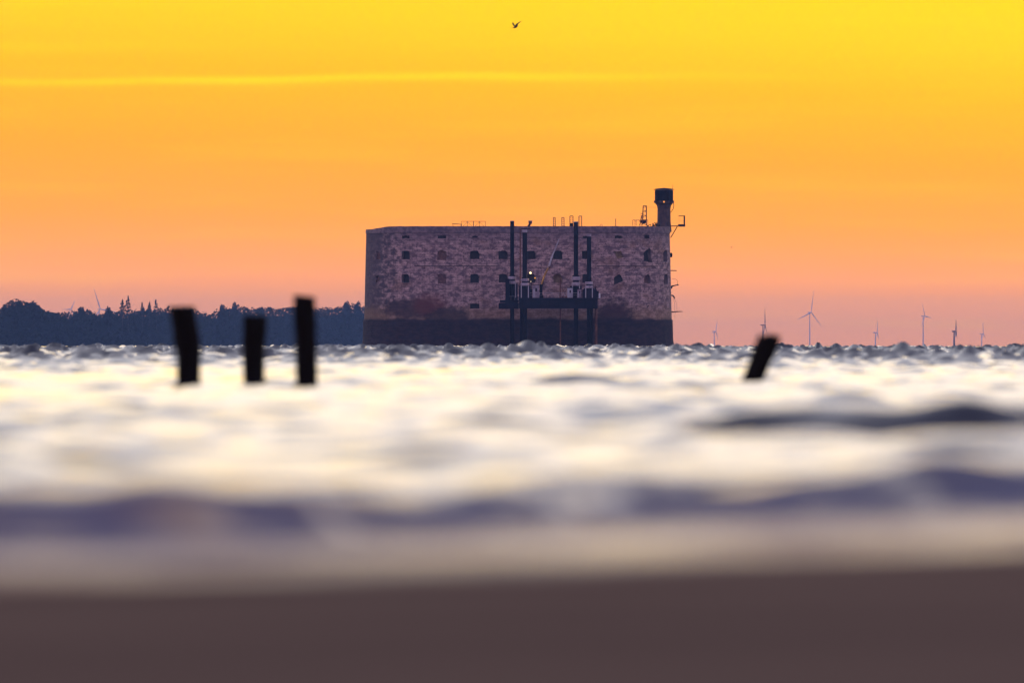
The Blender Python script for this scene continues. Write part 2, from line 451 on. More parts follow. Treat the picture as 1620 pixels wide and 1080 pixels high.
win(3,'s',1.2,24.4,24.9,.05,'dark',.1,.4); win(7,'s',1.5,24.3,24.9,.05,'dark',.12,.5); win(9,'s',1.5,24.3,25.15,.02,'dark',.03,.5)

def hole(w, z0, z1, rise, jag, r):
    pts = []
    n = 7
    base = [(-w/2, z0), (-w/6, z0), (w/6, z0), (w/2, z0), (w/2, (z0+z1-rise)/2)]
    for k in range(n+1):
        t = k/n; base.append((w/2 - w*t, z1 - rise*(2*t-1)**2))
    base.append((-w/2, (z0+z1-rise)/2))
    return [(x + r.uniform(-jag, jag), z + r.uniform(-jag, jag)) for x, z in base]
def build_wall():
    r = random.Random(3)
    ub = []; colcell = {}
    for ci, px in enumerate(cols):
        uc = u_of_px(px); hw = 1.85 if ci < 9 else 1.75
        colcell[ci] = (uc-hw, uc+hw)
    edges = sorted(v for c in colcell.values() for v in c)
    # keep neighbouring cells apart
    ubs = [-ULEN]
    def fill(a, b):
        k = max(1, int((b-a)/1.6)); return [a + (b-a)*i/k for i in range(1, k+1)]
    order = sorted(colcell.items(), key=lambda t: t[1][0]); cur = -ULEN
    spans = []
    for ci, (a, b) in order:
        a = max(a, cur + .05)
        p = cur
        for q in fill(cur, a): spans.append((p, q, None)); p = q
        spans.append((a, b, ci)); cur = b
    p = cur
    for q in fill(cur, ULEN): spans.append((p, q, None)); p = q
    zb = [(0 - 3.0, 0, None), (0, 1.0, None), (1.0, 2.0, None), (2.0, 4.2, None), (4.2, 6.299, None), (6.299, 6.301, None), (6.301, 8.2, None), (8.2, 10.3, 'c'),
          (10.3, 12, None), (12, 13.7, None), (13.7, 17.4, 'b'), (17.4, 18.7, None), (18.7, 22.7, 'a'), (22.7, 24.0, None), (24.0, 25.3, 's'), (25.3, TOP-.9, None)]
    V = []; F = []; UV = []; idx = {}
    def vert(u, z, inset=0.0, share=True):
        k = (round(u, 4), round(z, 4))
        if share and k in idx: return idx[k]
        V.append(wall_pt(u, z, inset)); UV.append((u, z))
        if share: idx[k] = len(V)-1
        return len(V)-1
    wins = []
    for (u0, u1, ci) in spans:
        for (z0, z1, row) in zb:
            if ci is not None and (ci, row) in W:
                w, a, b, rise, kind, jag, depth = W[(ci, row)]
                uc = (u0+u1)/2; h = [(uc + x, z) for x, z in hole(w, a, b, rise, jag, r)]
                hv = [vert(u, z, 0, False) for u, z in h]
                c = [vert(u0, z0), vert(u1, z0), vert(u1, z1), vert(u0, z1)]
                # assign every hole edge to the nearest cell side and close the corners
                n = len(h)
                def side(u, z):
                    du, dz = (u-uc)/((u1-u0)/2), (z-(z0+z1)/2)/((z1-z0)/2)
                    an = math.atan2(dz, du)
                    return int(((an + 3*math.pi/4) % (2*math.pi)) // (math.pi/2))   # 0 bottom 1 right 2 top 3 left
                sides = [side((h[i][0]+h[(i+1) % n][0])/2, (h[i][1]+h[(i+1) % n][1])/2) for i in range(n)]
                for i in range(n):
                    j = (i+1) % n; s = sides[i]
                    F.append((c[s], c[(s+1) % 4], hv[j], hv[i]) if False else (hv[i], c[s], hv[j]) if True else ())
                    s2 = sides[j]; t = s
                    while t != s2:
                        F.append((hv[j], c[t], c[(t+1) % 4])); t = (t+1) % 4
                wins.append((h, kind, depth, uc, ci, row))
            else:
                F.append((vert(u0, z0), vert(u1, z0), vert(u1, z1), vert(u0, z1)))
    me = bpy.data.meshes.new('wall'); me.from_pydata(V, [], F)
    uvl = me.uv_layers.new(name='UVMap')
    li = np.zeros(len(me.loops), dtype=np.int32); me.loops.foreach_get('vertex_index', li)
    uvl.data.foreach_set('uv', np.array(UV, dtype=np.float32)[li].ravel())
    bm = bmesh.new(); bm.from_mesh(me); bmesh.ops.recalc_face_normals(bm, faces=bm.faces); bm.to_mesh(me); bm.free()
    me.materials.append(STONE)
    o = bpy.data.objects.new('wall', me); C.objects.link(o); o.parent = fort
    for h, kind, depth, uc, ci, row in wins:
        n = len(h); vs = [wall_pt(u, z, .0) for u, z in h] + [wall_pt(u, z, depth) for u, z in h]
        mb = MB(); mb.add(vs, [(i, (i+1) % n, n+(i+1) % n, n+i) for i in range(n)])
        wo_ = mb.build('window', PLAIN if row != 's' else TOWER, fort)
        mb = MB(); mb.add([wall_pt(u, z, depth-.02) for u, z in h], [tuple(range(n))])
        mb.build('brick_infill' if kind != 'dark' else 'dark_backing', {'dark': DARKIN, 'brick': INFILL, 'ochre': OCHRE}[kind], wo_)  # dark sheet closes each open embrasure, its inner shade put into the colour
    return o
wall = build_wall()
def band(name, z0, z1, out, mat, parent, u0=-ULEN, u1=ULEN, step=1.4, drop=None):
    mb = MB(); k = int((u1-u0)/step); us = [u0+(u1-u0)*i/k for i in range(k+1)]
    V = []; Fs = []
    for u in us:
        dz = drop(u) if drop else 0
        V += [wall_pt(u, z0, .3), wall_pt(u, z0, -out), wall_pt(u, z1, -out) + Vector((0,0,-dz)), wall_pt(u, z1, .9) + Vector((0,0,-dz))]
    for i in range(k):
        for j in range(4):
            j2 = (j+1) % 4; Fs.append((i*4+j, (i+1)*4+j, (i+1)*4+j2, i*4+j2))
    mb.add(V, Fs); return mb.build(name, mat, parent)
def parapet_drop(u):
    a = (u + HALF + .45*PERQ)
    r_ = .02*math.sin(u*1.7)+.015*math.sin(u*4.1+1)
    return r_ + (min(.6, max(0, -a)*.09))
COPING = worn('coping_stone', (.11,.088,.11), (.25,.18,.19), 1.3)
band('parapet', TOP-.92, TOP+.12, .10, COPING, fort, drop=parapet_drop, step=.9)
band('cornice', TOP-1.35, TOP-.95, .13, COPING, wall)
for ua, ub in ((-23, -4.5), (17.5, 33)):
    band('string_course', 18.10, 18.28, .07, TOWER, wall, ua, ub)  # ledge coloured dark to draw the shadow and joint line along it
# roof deck
mb = MB(); k = 90; ring = [wall_pt(-ULEN + 2*ULEN*i/k, TOP-1.0, .5) for i in range(k)]
mb.add(ring, [tuple(range(k))]); mb.build('roof_deck', PLAIN, fort)

# watchtower at the right-hand end
tx = wx(1050.5, D0+15) - FC.x
tower = MB().lathe([(1.75, TOP-1.0), (1.6, TOP+.4), (1.52, TOP+1.4), (1.48, TOP+4.2), (1.62, TOP+4.9), (2.02, TOP+5.35), (2.02, TOP+5.5)], (tx,0,0), 14).build('watchtower', TOWER, fort)
for k in range(8):
    a = 2*math.pi*(k+.5)/8; x, y = tx+1.86*math.cos(a), 1.86*math.sin(a)
    MB().tube([(x,y,TOP+5.48),(x,y,TOP+5.95)], .58, 8).build('pillar', TOWER, tower)
MB().lathe([(2.08, TOP+5.93), (2.08, TOP+8.25)], (tx,0,0), 16).build('lantern_room', STEEL, tower)
MB().lathe([(1.95, TOP+8.24), (1.95, TOP+8.43)], (tx,0,0), 16).build('roof_band', CREAM, tower)
MB().lathe([(2.42, TOP+8.42), (2.35, TOP+8.52), (1.2, TOP+8.72), (.15, TOP+8.82)], (tx,0,0), 16).build('roof', STEEL, tower)
MB().tube([(tx+1.9,0,TOP+8.4),(tx+1.95,0,TOP+9.6)], .04, 5).build('aerial', STEEL, tower)
pp = [(tx+2.1,-.1,TOP+5.6),(tx+2.2,-.1,TOP+4.9),(tx+2.1,-.1,TOP+4.2),(tx+1.5,-.1,TOP+3.3)]
MB().tube(pp, .07, 5).build('drain_pipe', STEEL, tower)

# cantilevered landing beside the tower
def fp(px, py, dd=15.0):           # photograph position -> fort coordinates at depth dd behind the front
    d = D0 + dd; return Vector((wx(px, d)-FC.x, dd-15.5, wz(py, d)))
cl = MB().tube([fp(1054,357.6), fp(1074,357.6)], .12, 6).build('cantilever_landing', STEEL, fort)
a, b = fp(1073,358.5), fp(1084,354.8)
MB().box(a.x, b.x, -1.1, 1.1, a.z, b.z).build('landing_floor', STEEL, cl)
MB().tube([fp(1061,376), fp(1071.5,358.5)], .11, 6).build('brace', STEEL, cl)
a, b = fp(1081.6,356), fp(1083.8,341)
MB().box(a.x, b.x, -1.0, 1.0, a.z, b.z).build('end_panel', STEEL, cl)
MB().tube([fp(1073.5,341.5), fp(1083,341.5)], .09, 6).build('top_rail', STEEL, cl)
MB().tube([fp(1074.2,356), fp(1074.2,341.5)], .025, 4).build('stanchion', RUST, cl)
MB().tube([fp(1074.2,349), fp(1082,349)], .02, 4).build('mid_rail', RUST, cl)
# fixings down the right-hand end
def bracket(pts, rads, label, name='iron_bracket'):
    o = MB().tube([fp(*p) for p in pts], rads, 6).build(name, STEEL, fort); o['label'] = label; return o
bracket([(1060,428), (1070.5,428)], .11, 'short iron bar sticking out of the right end')
lp = bracket([(1061,456), (1063.5,452.5), (1068,451.5), (1073.5,450.2)], [.30,.22,.13,.16], 'sloping bracket platform on the right end', 'bracket_platform')
MB().tube([fp(1071.5,450.5), fp(1072,444), (fp(1069,441.6)), fp(1063,441.4)], .035, 5).build('hoop_rail', RUST, lp)
bracket([(1061.5,467), (1064.5,467.5), (1066.5,470), (1066.8,472.5)], [.15,.18,.2,.12], 'curved davit hook on the right end', 'davit_hook')
gw = bracket([(1061,493.5), (1066,493.4), (1072,492.8), (1080,492.7)], [.2,.12,.13,.06], 'low gangway sticking out of the right end', 'gangway')
MB().tube([fp(1064.5,472), fp(1067.5,480), fp(1067,493)], .035, 4).build('rope', RUST, gw)
MB().tube([fp(1066.5,472), fp(1070.5,480), fp(1071,493)], .03, 4).build('rope', RUST, gw)
MB().tube([fp(1069,493), fp(1067,502)], .03, 4).build('rope', RUST, gw)
MB().lathe([(.30, 0), (.42, .5), (.30, 1.0)], tuple(fp(1061.2, 407)), 8).build('wall_lamp', STEEL, fort)

# things on the fort's roof
def ft(px, dd):  # roof point in world space
    d = D0+dd; return Vector((wx(px, d), d, TOP-1.0))
def zpx(py, dd): return wz(py, D0+dd)
def roof_ladder(px0, px1, py, dd, label):
    t = thing('roof_ladder', label, 'ladder', tuple(ft((px0+px1)/2, dd)), 'ladder hoops on the fort roof')
    hw = (px1-px0)/2/7.1; h = zpx(py, dd)-(TOP-1.0)
    for s in (-1, 1): MB().tube([(s*hw,0,0),(s*hw,0,h)], .09, 5).build('rail', RUST, t)
    MB().tube([(-hw-.05,0,h),(hw+.05,0,h)], .09, 5).build('top_bar', RUST, t)
    for k in range(4):
        z = h-.45-k*.45; MB().tube([(-hw,0,z),(hw,0,z)], .05, 4).build('rung', RUST, t)
    return t
roof_ladder(875.3,878.3,344.2,8,'narrow roof ladder, leftmost of the four on the fort roof')
roof_ladder(888.8,892.3,344.2,8,'narrow roof ladder, second from left of the four on the fort roof')
t = roof_ladder(901.5,906.5,341.8,8,'wide roof ladder just left of the third barge leg')
MB().box(-.35,.35,-.15,.15,.9,1.9).build('box', STEEL, t)
roof_ladder(915.8,920.3,342.0,8,'wide roof ladder just right of the third barge leg')
# railing and small shed roof on the left of the roof
t = thing('truss_railing', 'thin trussed metal frame standing on the left of the fort roof', 'railing', tuple(ft(749,6)))
h = zpx(350.2,6)-(TOP-1); hw = 19/7.12
MB().tube([(-hw,0,h),(hw,0,h)], .07, 4).build('top_rail', RUST, t)
for k in range(5):
    x = -hw+2*hw*k/4; MB().tube([(x,0,0),(x,0,h)], .06 if k != 2 else .11, 4).build('post', RUST, t)
for k in range(4):
    x0 = -hw+2*hw*k/4; x1 = x0+hw/2
    MB().tube([(x0,0,h-.1),(x1,0,.8)] if k % 2 else [(x0,0,.8),(x1,0,h-.1)], .045, 4).build('diagonal', RUST, t)
t = thing('shelter', 'low flat shelter roof on thin legs beside the trussed frame on the fort', 'shelter', tuple(ft(723,5)))
h = zpx(355,5)-(TOP-1)
MB().add([(-1.1,-.8,h+.1),(1.05,-.8,h-.05),(1.05,.8,h-.05),(-1.1,.8,h+.1),(-1.1,-.8,h+.22),(1.05,-.8,h+.06),(1.05,.8,h+.06),(-1.1,.8,h+.22)],
   [(0,3,2,1),(4,5,6,7),(0,1,5,4),(1,2,6,5),(2,3,7,6),(3,0,4,7)]).build('roof', STEEL, t)
for s in (-1,1): MB().tube([(s*.9,0,0),(s*.9,0,h)], .06, 5).build('leg', STEEL, t)
# beacon
t = thing('roof_beacon', 'bent roof mast with red and white head above the left barge legs', 'beacon', tuple(ft(837.5,4)))
h = zpx(357,4)-(TOP-1)
MB().tube([(-.3,0,0),(-.25,0,h-.2),(.1,0,h+.35)], [.22,.25,.28], 7).build('post', STEEL, t)
MB().lathe([(.26,h+.3),(.42,h+.6),(.42,h+.95)], (.2,0,0), 10).build('head', RUST, t)
MB().lathe([(.5,h+.96),(.5,h+1.12)], (.2,0,0), 10).build('cap', CREAM, t)
# antenna and box
t = thing('roof_antenna', 'thin single antenna on the right half of the fort roof', 'antenna', tuple(ft(974,6)))
h = zpx(346,6)-(TOP-1)
MB().tube([(0,0,0),(0,0,h)], .08, 5).build('mast', RUST, t); MB().tube([(-.16,0,h-.1),(.16,0,h-.1)], .04, 4).build('cross_arm', RUST, t)
t = thing('roof_frame', 'tiny square frame on the fort roof left of the thin antenna', 'frame', tuple(ft(951,4)))
for s in (-1,1): MB().tube([(s*.22,0,0),(s*.22,0,1.55)], .05, 4).build('post', STEEL, t)
MB().tube([(-.25,0,1.55),(.25,0,1.55)], .05, 4).build('top_bar', STEEL, t)
# lattice mast beside the tower
t = thing('lattice_mast', 'stepped lattice mast on the fort roof left of the watchtower', 'mast', tuple(ft(1017,12)))
zt = lambda py: zpx(py,12)-(TOP-1.0)
def q(px, py): return ((px-1017)/7.1, 0, zt(py))
for a, b, rr in (((1022.6,357),(1022.4,325.5),.13),((1015.5,357),(1017.6,325.5),.12),((1012,357),(1015,341),.11)):
    MB().tube([q(*a), q(*b)], rr, 5).build('upright', RUST, t)
MB().tube([q(1017,325.7), q(1023,325.7)], .1, 5).build('top_bar', RUST, t)
for k in range(8):
    y0 = 354-k*3.6; MB().tube([q(1016.3+k*.15,y0), q(1022.4,y0-(1.8 if k % 2 else -1.8))], .08, 4).build('lattice_bar', RUST, t)
for y0 in (338,342,345): MB().tube([q(1013.5,y0), q(1018.5,y0)], .1, 4).build('step', RUST, t)
MB().tube([q(1000.5,348.3), q(1025,348.3)], .08, 4).build('rail', RUST, t)
for x in (1001,1004.5,1006.5,1025): MB().tube([q(x,357), q(x,348.3)], .07, 4).build('rail_post', RUST, t)
MB().tube([q(1023,327.8), q(1038,328.2)], .025, 4).build('stay_wire', RUST, t)
MB().add([q(1011,349.5),q(1024,346.8),q(1021,354),q(1015,353.5)], [(0,1,2,3)]).build('gusset', STEEL, t)
bpy.data.objects[t.children[-1].name].modifiers.new('thick','SOLIDIFY').thickness = .12

# ------------------------------------------------------------------ foliage helper
def leaf_mat(name, c1, c2):
    m = Mat(name, 1.0, spec=0.0)
    m.col(m.mix(m.noise(.7, 3), c1, c2)); return m.m
LEAF = leaf_mat('dark_foliage', (.008,.013,.008), (.020,.028,.015))
BARK = worn('bark', (.03,.022,.016), (.06,.045,.03), 2.0)
def leaf_cloud(mb, c, rx, ry, rz, n, size, r):
    for _ in range(n):
        while True:
            p = Vector((r.uniform(-1,1), r.uniform(-1,1), r.uniform(-1,1)))
            if p.length < 1: break
        p = p.normalized()*(p.length**.45)
        p = Vector((c[0]+p.x*rx, c[1]+p.y*ry, c[2]+p.z*rz))
        a = Vector((r.gauss(0,1), r.gauss(0,1), r.gauss(0,1))).normalized(); b = a.orthogonal().normalized(); c_ = a.cross(b)
        s = size*r.uniform(.6,1.4); b *= s; c_ *= s*r.uniform(.5,1)
        mb.add([p-b-c_*.3, p+c_, p+b-c_*.2, p-c_], [(0,3,2,1)])
# scrub growing on the roof at the foot of the watchtower
r = random.Random(21)
for i, (px, w_, h_) in enumerate(((1004,1.2,.9),(1013,1.5,1.0),(1022,1.4,1.05),(1031,1.4,1.7),(1038,1.0,2.1))):
    t = thing('roof_shrub', ['low shrub on the fort roof, farthest from the watchtower','low shrub under the foot of the lattice mast','low shrub just right of the lattice mast','taller shrub between lattice mast and watchtower','tallest shrub against the foot of the watchtower'][i],
              'shrub', (wx(px, D0+8), D0+8, TOP-.95), 'shrubs on the fort roof')
    mb = MB(); leaf_cloud(mb, (0,0,h_*.45), w_, .8, h_*.55, 90, .22, r); mb.build('foliage', LEAF, t)
    MB().tube([(0,0,-.06),(.05,0,h_*.6)], [.06,.03], 5).build('stem', BARK, t)

# ------------------------------------------------------------------ jack-up barge in front of the fort
DB = D0-14.0; KB = FPX/DB
def bx(px): return (px-868)/KB
def bz(py): return wz(py, DB)
barge = thing('jack_up_barge', 'navy jack-up work barge standing on four tall legs before the fort', 'barge', (wx(868, DB), DB, 0))
hull = MB()
x0, x1 = bx(821), bx(945.5); zt_, zb_ = bz(471), bz(488)
hull.box(x0, x1, -1.5, 8.5, zb_, zt_)
hull.build('hull', NAVY, barge)
ho = [o for o in barge.children if o.name.startswith('hull')][0]
MB().box(x0-.06, x1+.06, -1.75, -1.5, bz(474.6), bz(473)).build('rubbing_strake', STEEL, ho)
for k in range(9):
    xx = x0+.8+(x1-x0-1.6)*k/8; MB().box(xx-.14, xx+.14, -1.7, -1.5, zb_+.15, bz(475)).build('fender', STEEL, ho)
# lower side pontoon on the left
MB().box(bx(789), bx(820.7), -1.0, 4.5, bz(488.5), bz(479)).build('side_pontoon', NAVY, barge)
MB().box(bx(791), bx(820.7), -.7, 3.5, bz(478.4), bz(474.5)).build('pontoon_deck', STEEL, barge)
# legs
legs = [(810.3,350.0,6.6,0.8,'tallest front left leg'),(830.3,364.3,7.6,-.6,'pale capped second leg'),(911.2,351.2,7.4,0.8,'tall third leg'),(931.8,370.6,7.2,-.6,'shortest right leg with pale cap')]
for i, (px, py, wpx, yy, lab) in enumerate(legs):
    r_ = wpx/2/KB; zt2 = bz(py)
    l = MB().lathe([(r_, -6.0), (r_, zt2)], (bx(px), yy, 0), 14).build('leg', STEEL, barge, True); l['label'] = lab
    l.data.polygons.foreach_set('use_smooth', [len(p.vertices) == 4 for p in l.data.polygons])
    MB().lathe([(r_*1.04, zt2-(.02 if i in (0,2) else .5)), (r_*1.04, zt2+.12)], (bx(px), yy, 0), 14).build('leg_cap', CREAM if i in (1,3) else GREYP, l)
# jacking houses with pale collars
for px, py0, py1, wpx, yy in ((810.3,436,449,13,.8),(830.3,439.5,452,14,-.6),(911.2,436,452,14,.8),(931.8,444.5,456,13,-.6)):
    x = bx(px); hw = wpx/2/KB
    j = MB()
    for s in (-1,1):
        j.box(x+s*hw-.22, x+s*hw+.22, yy-hw, yy+hw, bz(471)-.02 if px > 815 else bz(479), bz(py1)-.03)
    j.box(x-hw-.3, x+hw+.3, yy+hw+.02, yy+hw+.4, bz(471) if px > 815 else bz(479), bz(py1))
    jo = j.build('jacking_house', NAVY, barge)
    zz0, zz1 = bz(py1), bz(py0); n = 3
    for k in range(2):
        za = zz0+(zz1-zz0)*k*.55; zc = za+(zz1-zz0)*.36
        MB().lathe([(hw*.98,za),(hw*1.02,(za+zc)/2),(hw*.9,zc)], (x,yy,0), 12).build('pale_collar', CREAM, jo)
    MB().lathe([(hw*.72,zz0-.02),(hw*.72,zz1+.1)], (x,yy,0), 12).build('sleeve', STEEL, jo)
    for s in (-1,1):
        MB().tube([(x+s*hw*.8,yy-hw-.05,bz(471)),(x+s*hw*.8,yy-hw-.05,bz(py1))], .12, 6).build('hydraulic_ram', GREYP, jo)
for px0, px1, py0, yy in ((820.9,837,457,-1.62),(921,944,458,-1.62),(799.5,806,441,-.9)):
    MB().box(bx(px0), bx(px1), yy, yy+.9, bz(py0 < 450 and 479 or 471)+.01, bz(py0)).build('jacking_frame', NAVY, barge)
# mast behind the second leg, spare pile, vertical pipes
MB().tube([(bx(823.2),3,bz(471)),(bx(823.2),3,bz(361))], .17, 6).build('thin_mast', RUST, barge)
MB().tube([(bx(823.2)-.2,3,bz(362)),(bx(823.2)+2.2,3,bz(361.5))], .12, 6).build('mast_arm', STEEL, barge)
MB().tube([(bx(886.5),1,-3),(bx(886.5),1,bz(440))], .16, 6).build('pile', RUST, barge)
MB().tube([(bx(943),1.5,-3),(bx(943),1.5,bz(488))], .32, 8).build('pile', RUST, barge)
MB().tube([(bx(936.5),4,-3),(bx(936.5),4,bz(488))], .26, 8).build('pile', STEEL, barge)
MB().box(bx(822.5),bx(827.2),2.0,3.4,-3,bz(488)).build('pile', STEEL, barge)
# deck railing
rl = MB().tube([(x0+.2,-1.35,zt_+1.05),(x1-.2,-1.35,zt_+1.05)], .035, 4).build('railing', GREYP, barge)
MB().tube([(x0+.2,-1.35,zt_+.55),(x1-.2,-1.35,zt_+.55)], .025, 4).build('mid_rail', GREYP, rl)
for k in range(13):
    x = x0+.3+(x1-x0-.6)*k/12; MB().tube([(x,-1.35,zt_),(x,-1.35,zt_+1.05)], .035, 4).build('stanchion', GREYP, rl)
tl = MB().tube([(bx(791),-.6,bz(468.5)),(bx(820),-.6,bz(468.5))], .03, 4).build('railing', GREYP, barge)
for k in range(6):
    x = bx(791)+(bx(820)-bx(791))*k/5; MB().tube([(x,-.6,bz(474.5)),(x,-.6,bz(468.5))], .03, 4).build('stanchion', GREYP, tl)
# things standing on the barge
def on_deck(name, label, cat, px, yy, z=None): return thing(name, label, cat, (wx(px, DB), DB+yy, zt_ if z is None else z))
def cabin(px0, px1, py, label, mat, yy, dep, name='deck_cabin'):
    t = on_deck(name, label, 'cabin', (px0+px1)/2, yy)
    hw = (px1-px0)/2/KB; h = bz(py)-zt_
    b = MB().box(-hw,hw,-dep/2,dep/2,0,h).build('body', mat, t)
    MB().box(-hw-.08,hw+.08,-dep/2-.1,dep/2+.1,h+.002,h+.14).build('roof', STEEL, t)
    MB().box(-hw*.15,hw*.45,-dep/2-.05,-dep/2-.003,h*.5,h*.78).build('window', DARKIN, t)
    MB().box(-hw*.8,-hw*.3,-dep/2-.05,-dep/2-.003,.05,h*.72).build('door', GREYP, t)
    for k in range(5):
        x = -hw+2*hw*(k+.5)/5; MB().box(x-.03,x+.03,-dep/2-.035,-dep/2-.004,.05,h*.46).build('rib', mat, b)
    return t
cabin(842.5,852.7,451.3,'tall lilac-white cabin on the barge right of the left legs',CREAM,.4,2.4)
cabin(897.5,905.5,455.5,'pale cabin on the barge left of the third leg',GREYP,.2,2.0)
cabin(913.5,919.5,457.5,'small mauve cabin on the barge right of the third leg',worn('mauve_paint',(.30,.22,.27),(.22,.16,.2),1),-.4,1.4)
cabin(836.5,842,459,'dark locker on the barge left of the tall white cabin',STEEL,.6,1.6,'deck_locker')
t = on_deck('generator', 'dark machinery box at the right end of the barge deck', 'generator', 938, 2.0)
MB().box(-1.5,1.3,-1,1,0,1.5).build('housing', NAVY, t); MB().tube([(.6,0,1.48),(.6,0,2.3),(.8,0,2.5)], .12, 7).build('exhaust', STEEL, t)
for k in range(4): MB().box(-1.2+k*.55,-.9+k*.55,-1.06,-1.003,.4,1.2).build('louvre', STEEL, t)
t = thing('life_raft_canister', 'small bright white upright canister on the right end of the barge', 'canister', (wx(948.2,DB), DB-.3, bz(472)))
MB().lathe([(.17,0),(.23,.08),(.23,1.02),(.17,1.1)], (0,0,0), 12).build('canister', worn('bright_white', (.85,.83,.85),(.75,.73,.76),2,.4), t)
MB().box(-.45,.1,-.1,.1,-.16,-.01).build('bracket', STEEL, t)
t = on_deck('deck_gear', 'rusty gear frame on the barge beside the pale cabin', 'frame', 893.5, .4)
for s in (-1,1): MB().tube([(s*.55,0,0),(-s*.5,0,2.0)], .07, 5).build('strut', RUST, t)
MB().tube([(-.6,0,1.02),(.6,0,1.02)], .06, 5).build('cross_bar', RUST, t)
MB().box(-.7,.7,-.3,.3,0,.35).build('base', RUST, t)
# crane
t = on_deck('knuckle_crane', 'folding deck crane with yellow lower arm and long pale jib', 'crane', 856, 1.2)
def cq(px, py): return ((px-856)/KB, 0, bz(py)-zt_)
MB().lathe([(.55,0),(.5,.5),(.34,.7),(.3,3.0)], (0,0,0), 10).build('pedestal', STEEL, t)
a1 = MB().tube([cq(856,452), cq(861,437), cq(868.8,421)], [.20,.22,.26], 6).build('lower_arm', YELL, t)
MB().tube([cq(857.5,455), cq(863,431)], .08, 6).build('hydraulic_ram', STEEL, a1)
j1 = MB().tube([cq(868.0,424), cq(872.5,408), cq(884.5,378)], [.30,.20,.10], 6).build('jib', GREYP, t)
MB().tube([cq(870,424), cq(875,408)], .07, 6).build('hydraulic_ram', STEEL, j1)
MB().lathe([(.3,0),(.38,.25),(.3,.5)], cq(869.3,424.5), 8).build('knuckle', RUST, t)
MB().tube([cq(853.5,423), cq(860,429.5), cq(869,422)], .05, 5).build('hose', STEEL, t)
# lit floodlights, plus one glowing part standing in for a reflection
def glow(name, c, s):
    m = bpy.data.materials.new(name); m.use_nodes = True; nt_ = m.node_tree; b_ = nt_.nodes['Principled BSDF']
    b_.inputs['Base Color'].default_value = (.02,.02,.02,1); b_.inputs['Emission Color'].default_value = (*c,1); b_.inputs['Emission Strength'].default_value = s; return m
t = on_deck('floodlight_mast', 'lit floodlight on a short mast by the second barge leg', 'floodlight', 840.5, .9)
def lq(px, py, y=0.): return ((px-840.5)/KB, y, bz(py)-zt_)
MB().tube([lq(840.5,471), lq(840.5,430)], .10, 6).build('mast', STEEL, t)
MB().tube([lq(838.5,440), lq(846.5,440)], .07, 5).build('cross_arm', STEEL, t)
for (px, py, rr, c, s) in ((839.2,431.8,.22,(1,.70,.34),4.0),(846.4,439.6,.15,(1,.42,.06),.9),(839.8,445,.08,(1,.7,.45),.9)):  # the orange one glows in place of a yellow reflection
    lo = MB().lathe([(.12,-.16),(rr*.9,-.1),(rr,.1),(rr*.6,rr)], lq(px,py,-.35), 10).build('glow_spot', glow('lamp_glow_%d' % int(px), c, s), t)
    x, y, z = lq(px,py,-.3); MB().box(x-rr*.9,x+rr*.9,y+.36,y+.5,z-.2,z+rr).build('spot_housing', STEEL, lo)
pl = bpy.data.lights.new('lamp_light','POINT'); pl.energy = 160; pl.color = (1,.62,.25); pl.shadow_soft_size = .3
po = bpy.data.objects.new('lamp_light', pl); C.objects.link(po); po.parent = t; po.location = lq(841,434,-1.2)

# ------------------------------------------------------------------ timber posts in the shallows
def post(label, d, axis, w0, w1, seed, facets=11):
    """axis: list of (px, py, half width px) from top to water"""
    r = random.Random(seed); k = d/FPX
    base = axis[-1]
    o = thing('timber_post', label, 'post', (wx(base[0], d), d, 0), 'old timber posts in the shallows')
    pts = [((p[0]-base[0])*k, 0, EYE+(HOR-p[1])*k, p[2]*1.30*k) for p in axis]
    pts.append((pts[-1][0], 0, -1.9, pts[-1][3]*1.05))
    # resample
    V = []; Fs = []; rows = []
    for i in range(len(pts)-1):
        a, b = pts[i], pts[i+1]
        for t_ in (0, .34, .67): rows.append([a[j]+(b[j]-a[j])*t_ for j in range(4)])
    rows.append(list(pts[-1]))
    ph = [r.uniform(-.10,.10) for _ in range(facets)]
    for i, (x, y, z, hw) in enumerate(rows):
        for f in range(facets):
            a = 2*math.pi*f/facets; rr = hw*(1+ph[f]+r.uniform(-.035,.035))
            zz = z + (r.uniform(-.015,.02) + .01*math.cos(a+seed) if i == 0 else 0)
            V.append((x+rr*math.cos(a), y+rr*math.sin(a), zz))
    for i in range(len(rows)-1):
        for f in range(facets):
            f2 = (f+1) % facets; Fs.append((i*facets+f, i*facets+f2, (i+1)*facets+f2, (i+1)*facets+f))
    Fs.append(tuple(range((len(rows)-1)*facets, len(rows)*facets)))
    mb = MB(); mb.add(V, Fs); mb.build('shaft', WOOD, o)
    top = rows[0]; cap = MB(); cap.add([Vector(v) for v in V[:facets]] + [(top[0], top[1], top[2]-.015)], [(f, (f+1) % facets, facets) for f in range(facets)])
    cap.build('end_grain', WOOD, o)
    for q_ in range(3):   # long drying splits
        a = r.uniform(math.pi, 2*math.pi); hw = rows[3][3]
        mbx = MB().tube([(rows[1][0]+hw*math.cos(a)*1.02, hw*math.sin(a)*1.02, rows[1][2]), (rows[5][0]+hw*math.cos(a)*1.02, hw*math.sin(a)*1.02, rows[5][2])], .012, 4)
        mbx.build('splinter', WOOD, o)
post('leftmost timber post, thick and kinked to the left at its top', 138.0, [(288,485,16.5),(292,510,16),(297,538,17),(299,560,15.5),(299.5,609,14.5)], 0, 0, 1)
post('shortest upright timber post, second from left', 140.0, [(402.5,500,13.5),(402,525,13.5),(401,548,13),(401,609,11.8)], 0, 0, 2)
post('tallest timber post, third from left and nearest the fort', 134.0, [(480.5,469,14.5),(481.5,500,14.5),(483.5,540,14.5),(484.5,612,14.3)], 0, 0, 3)
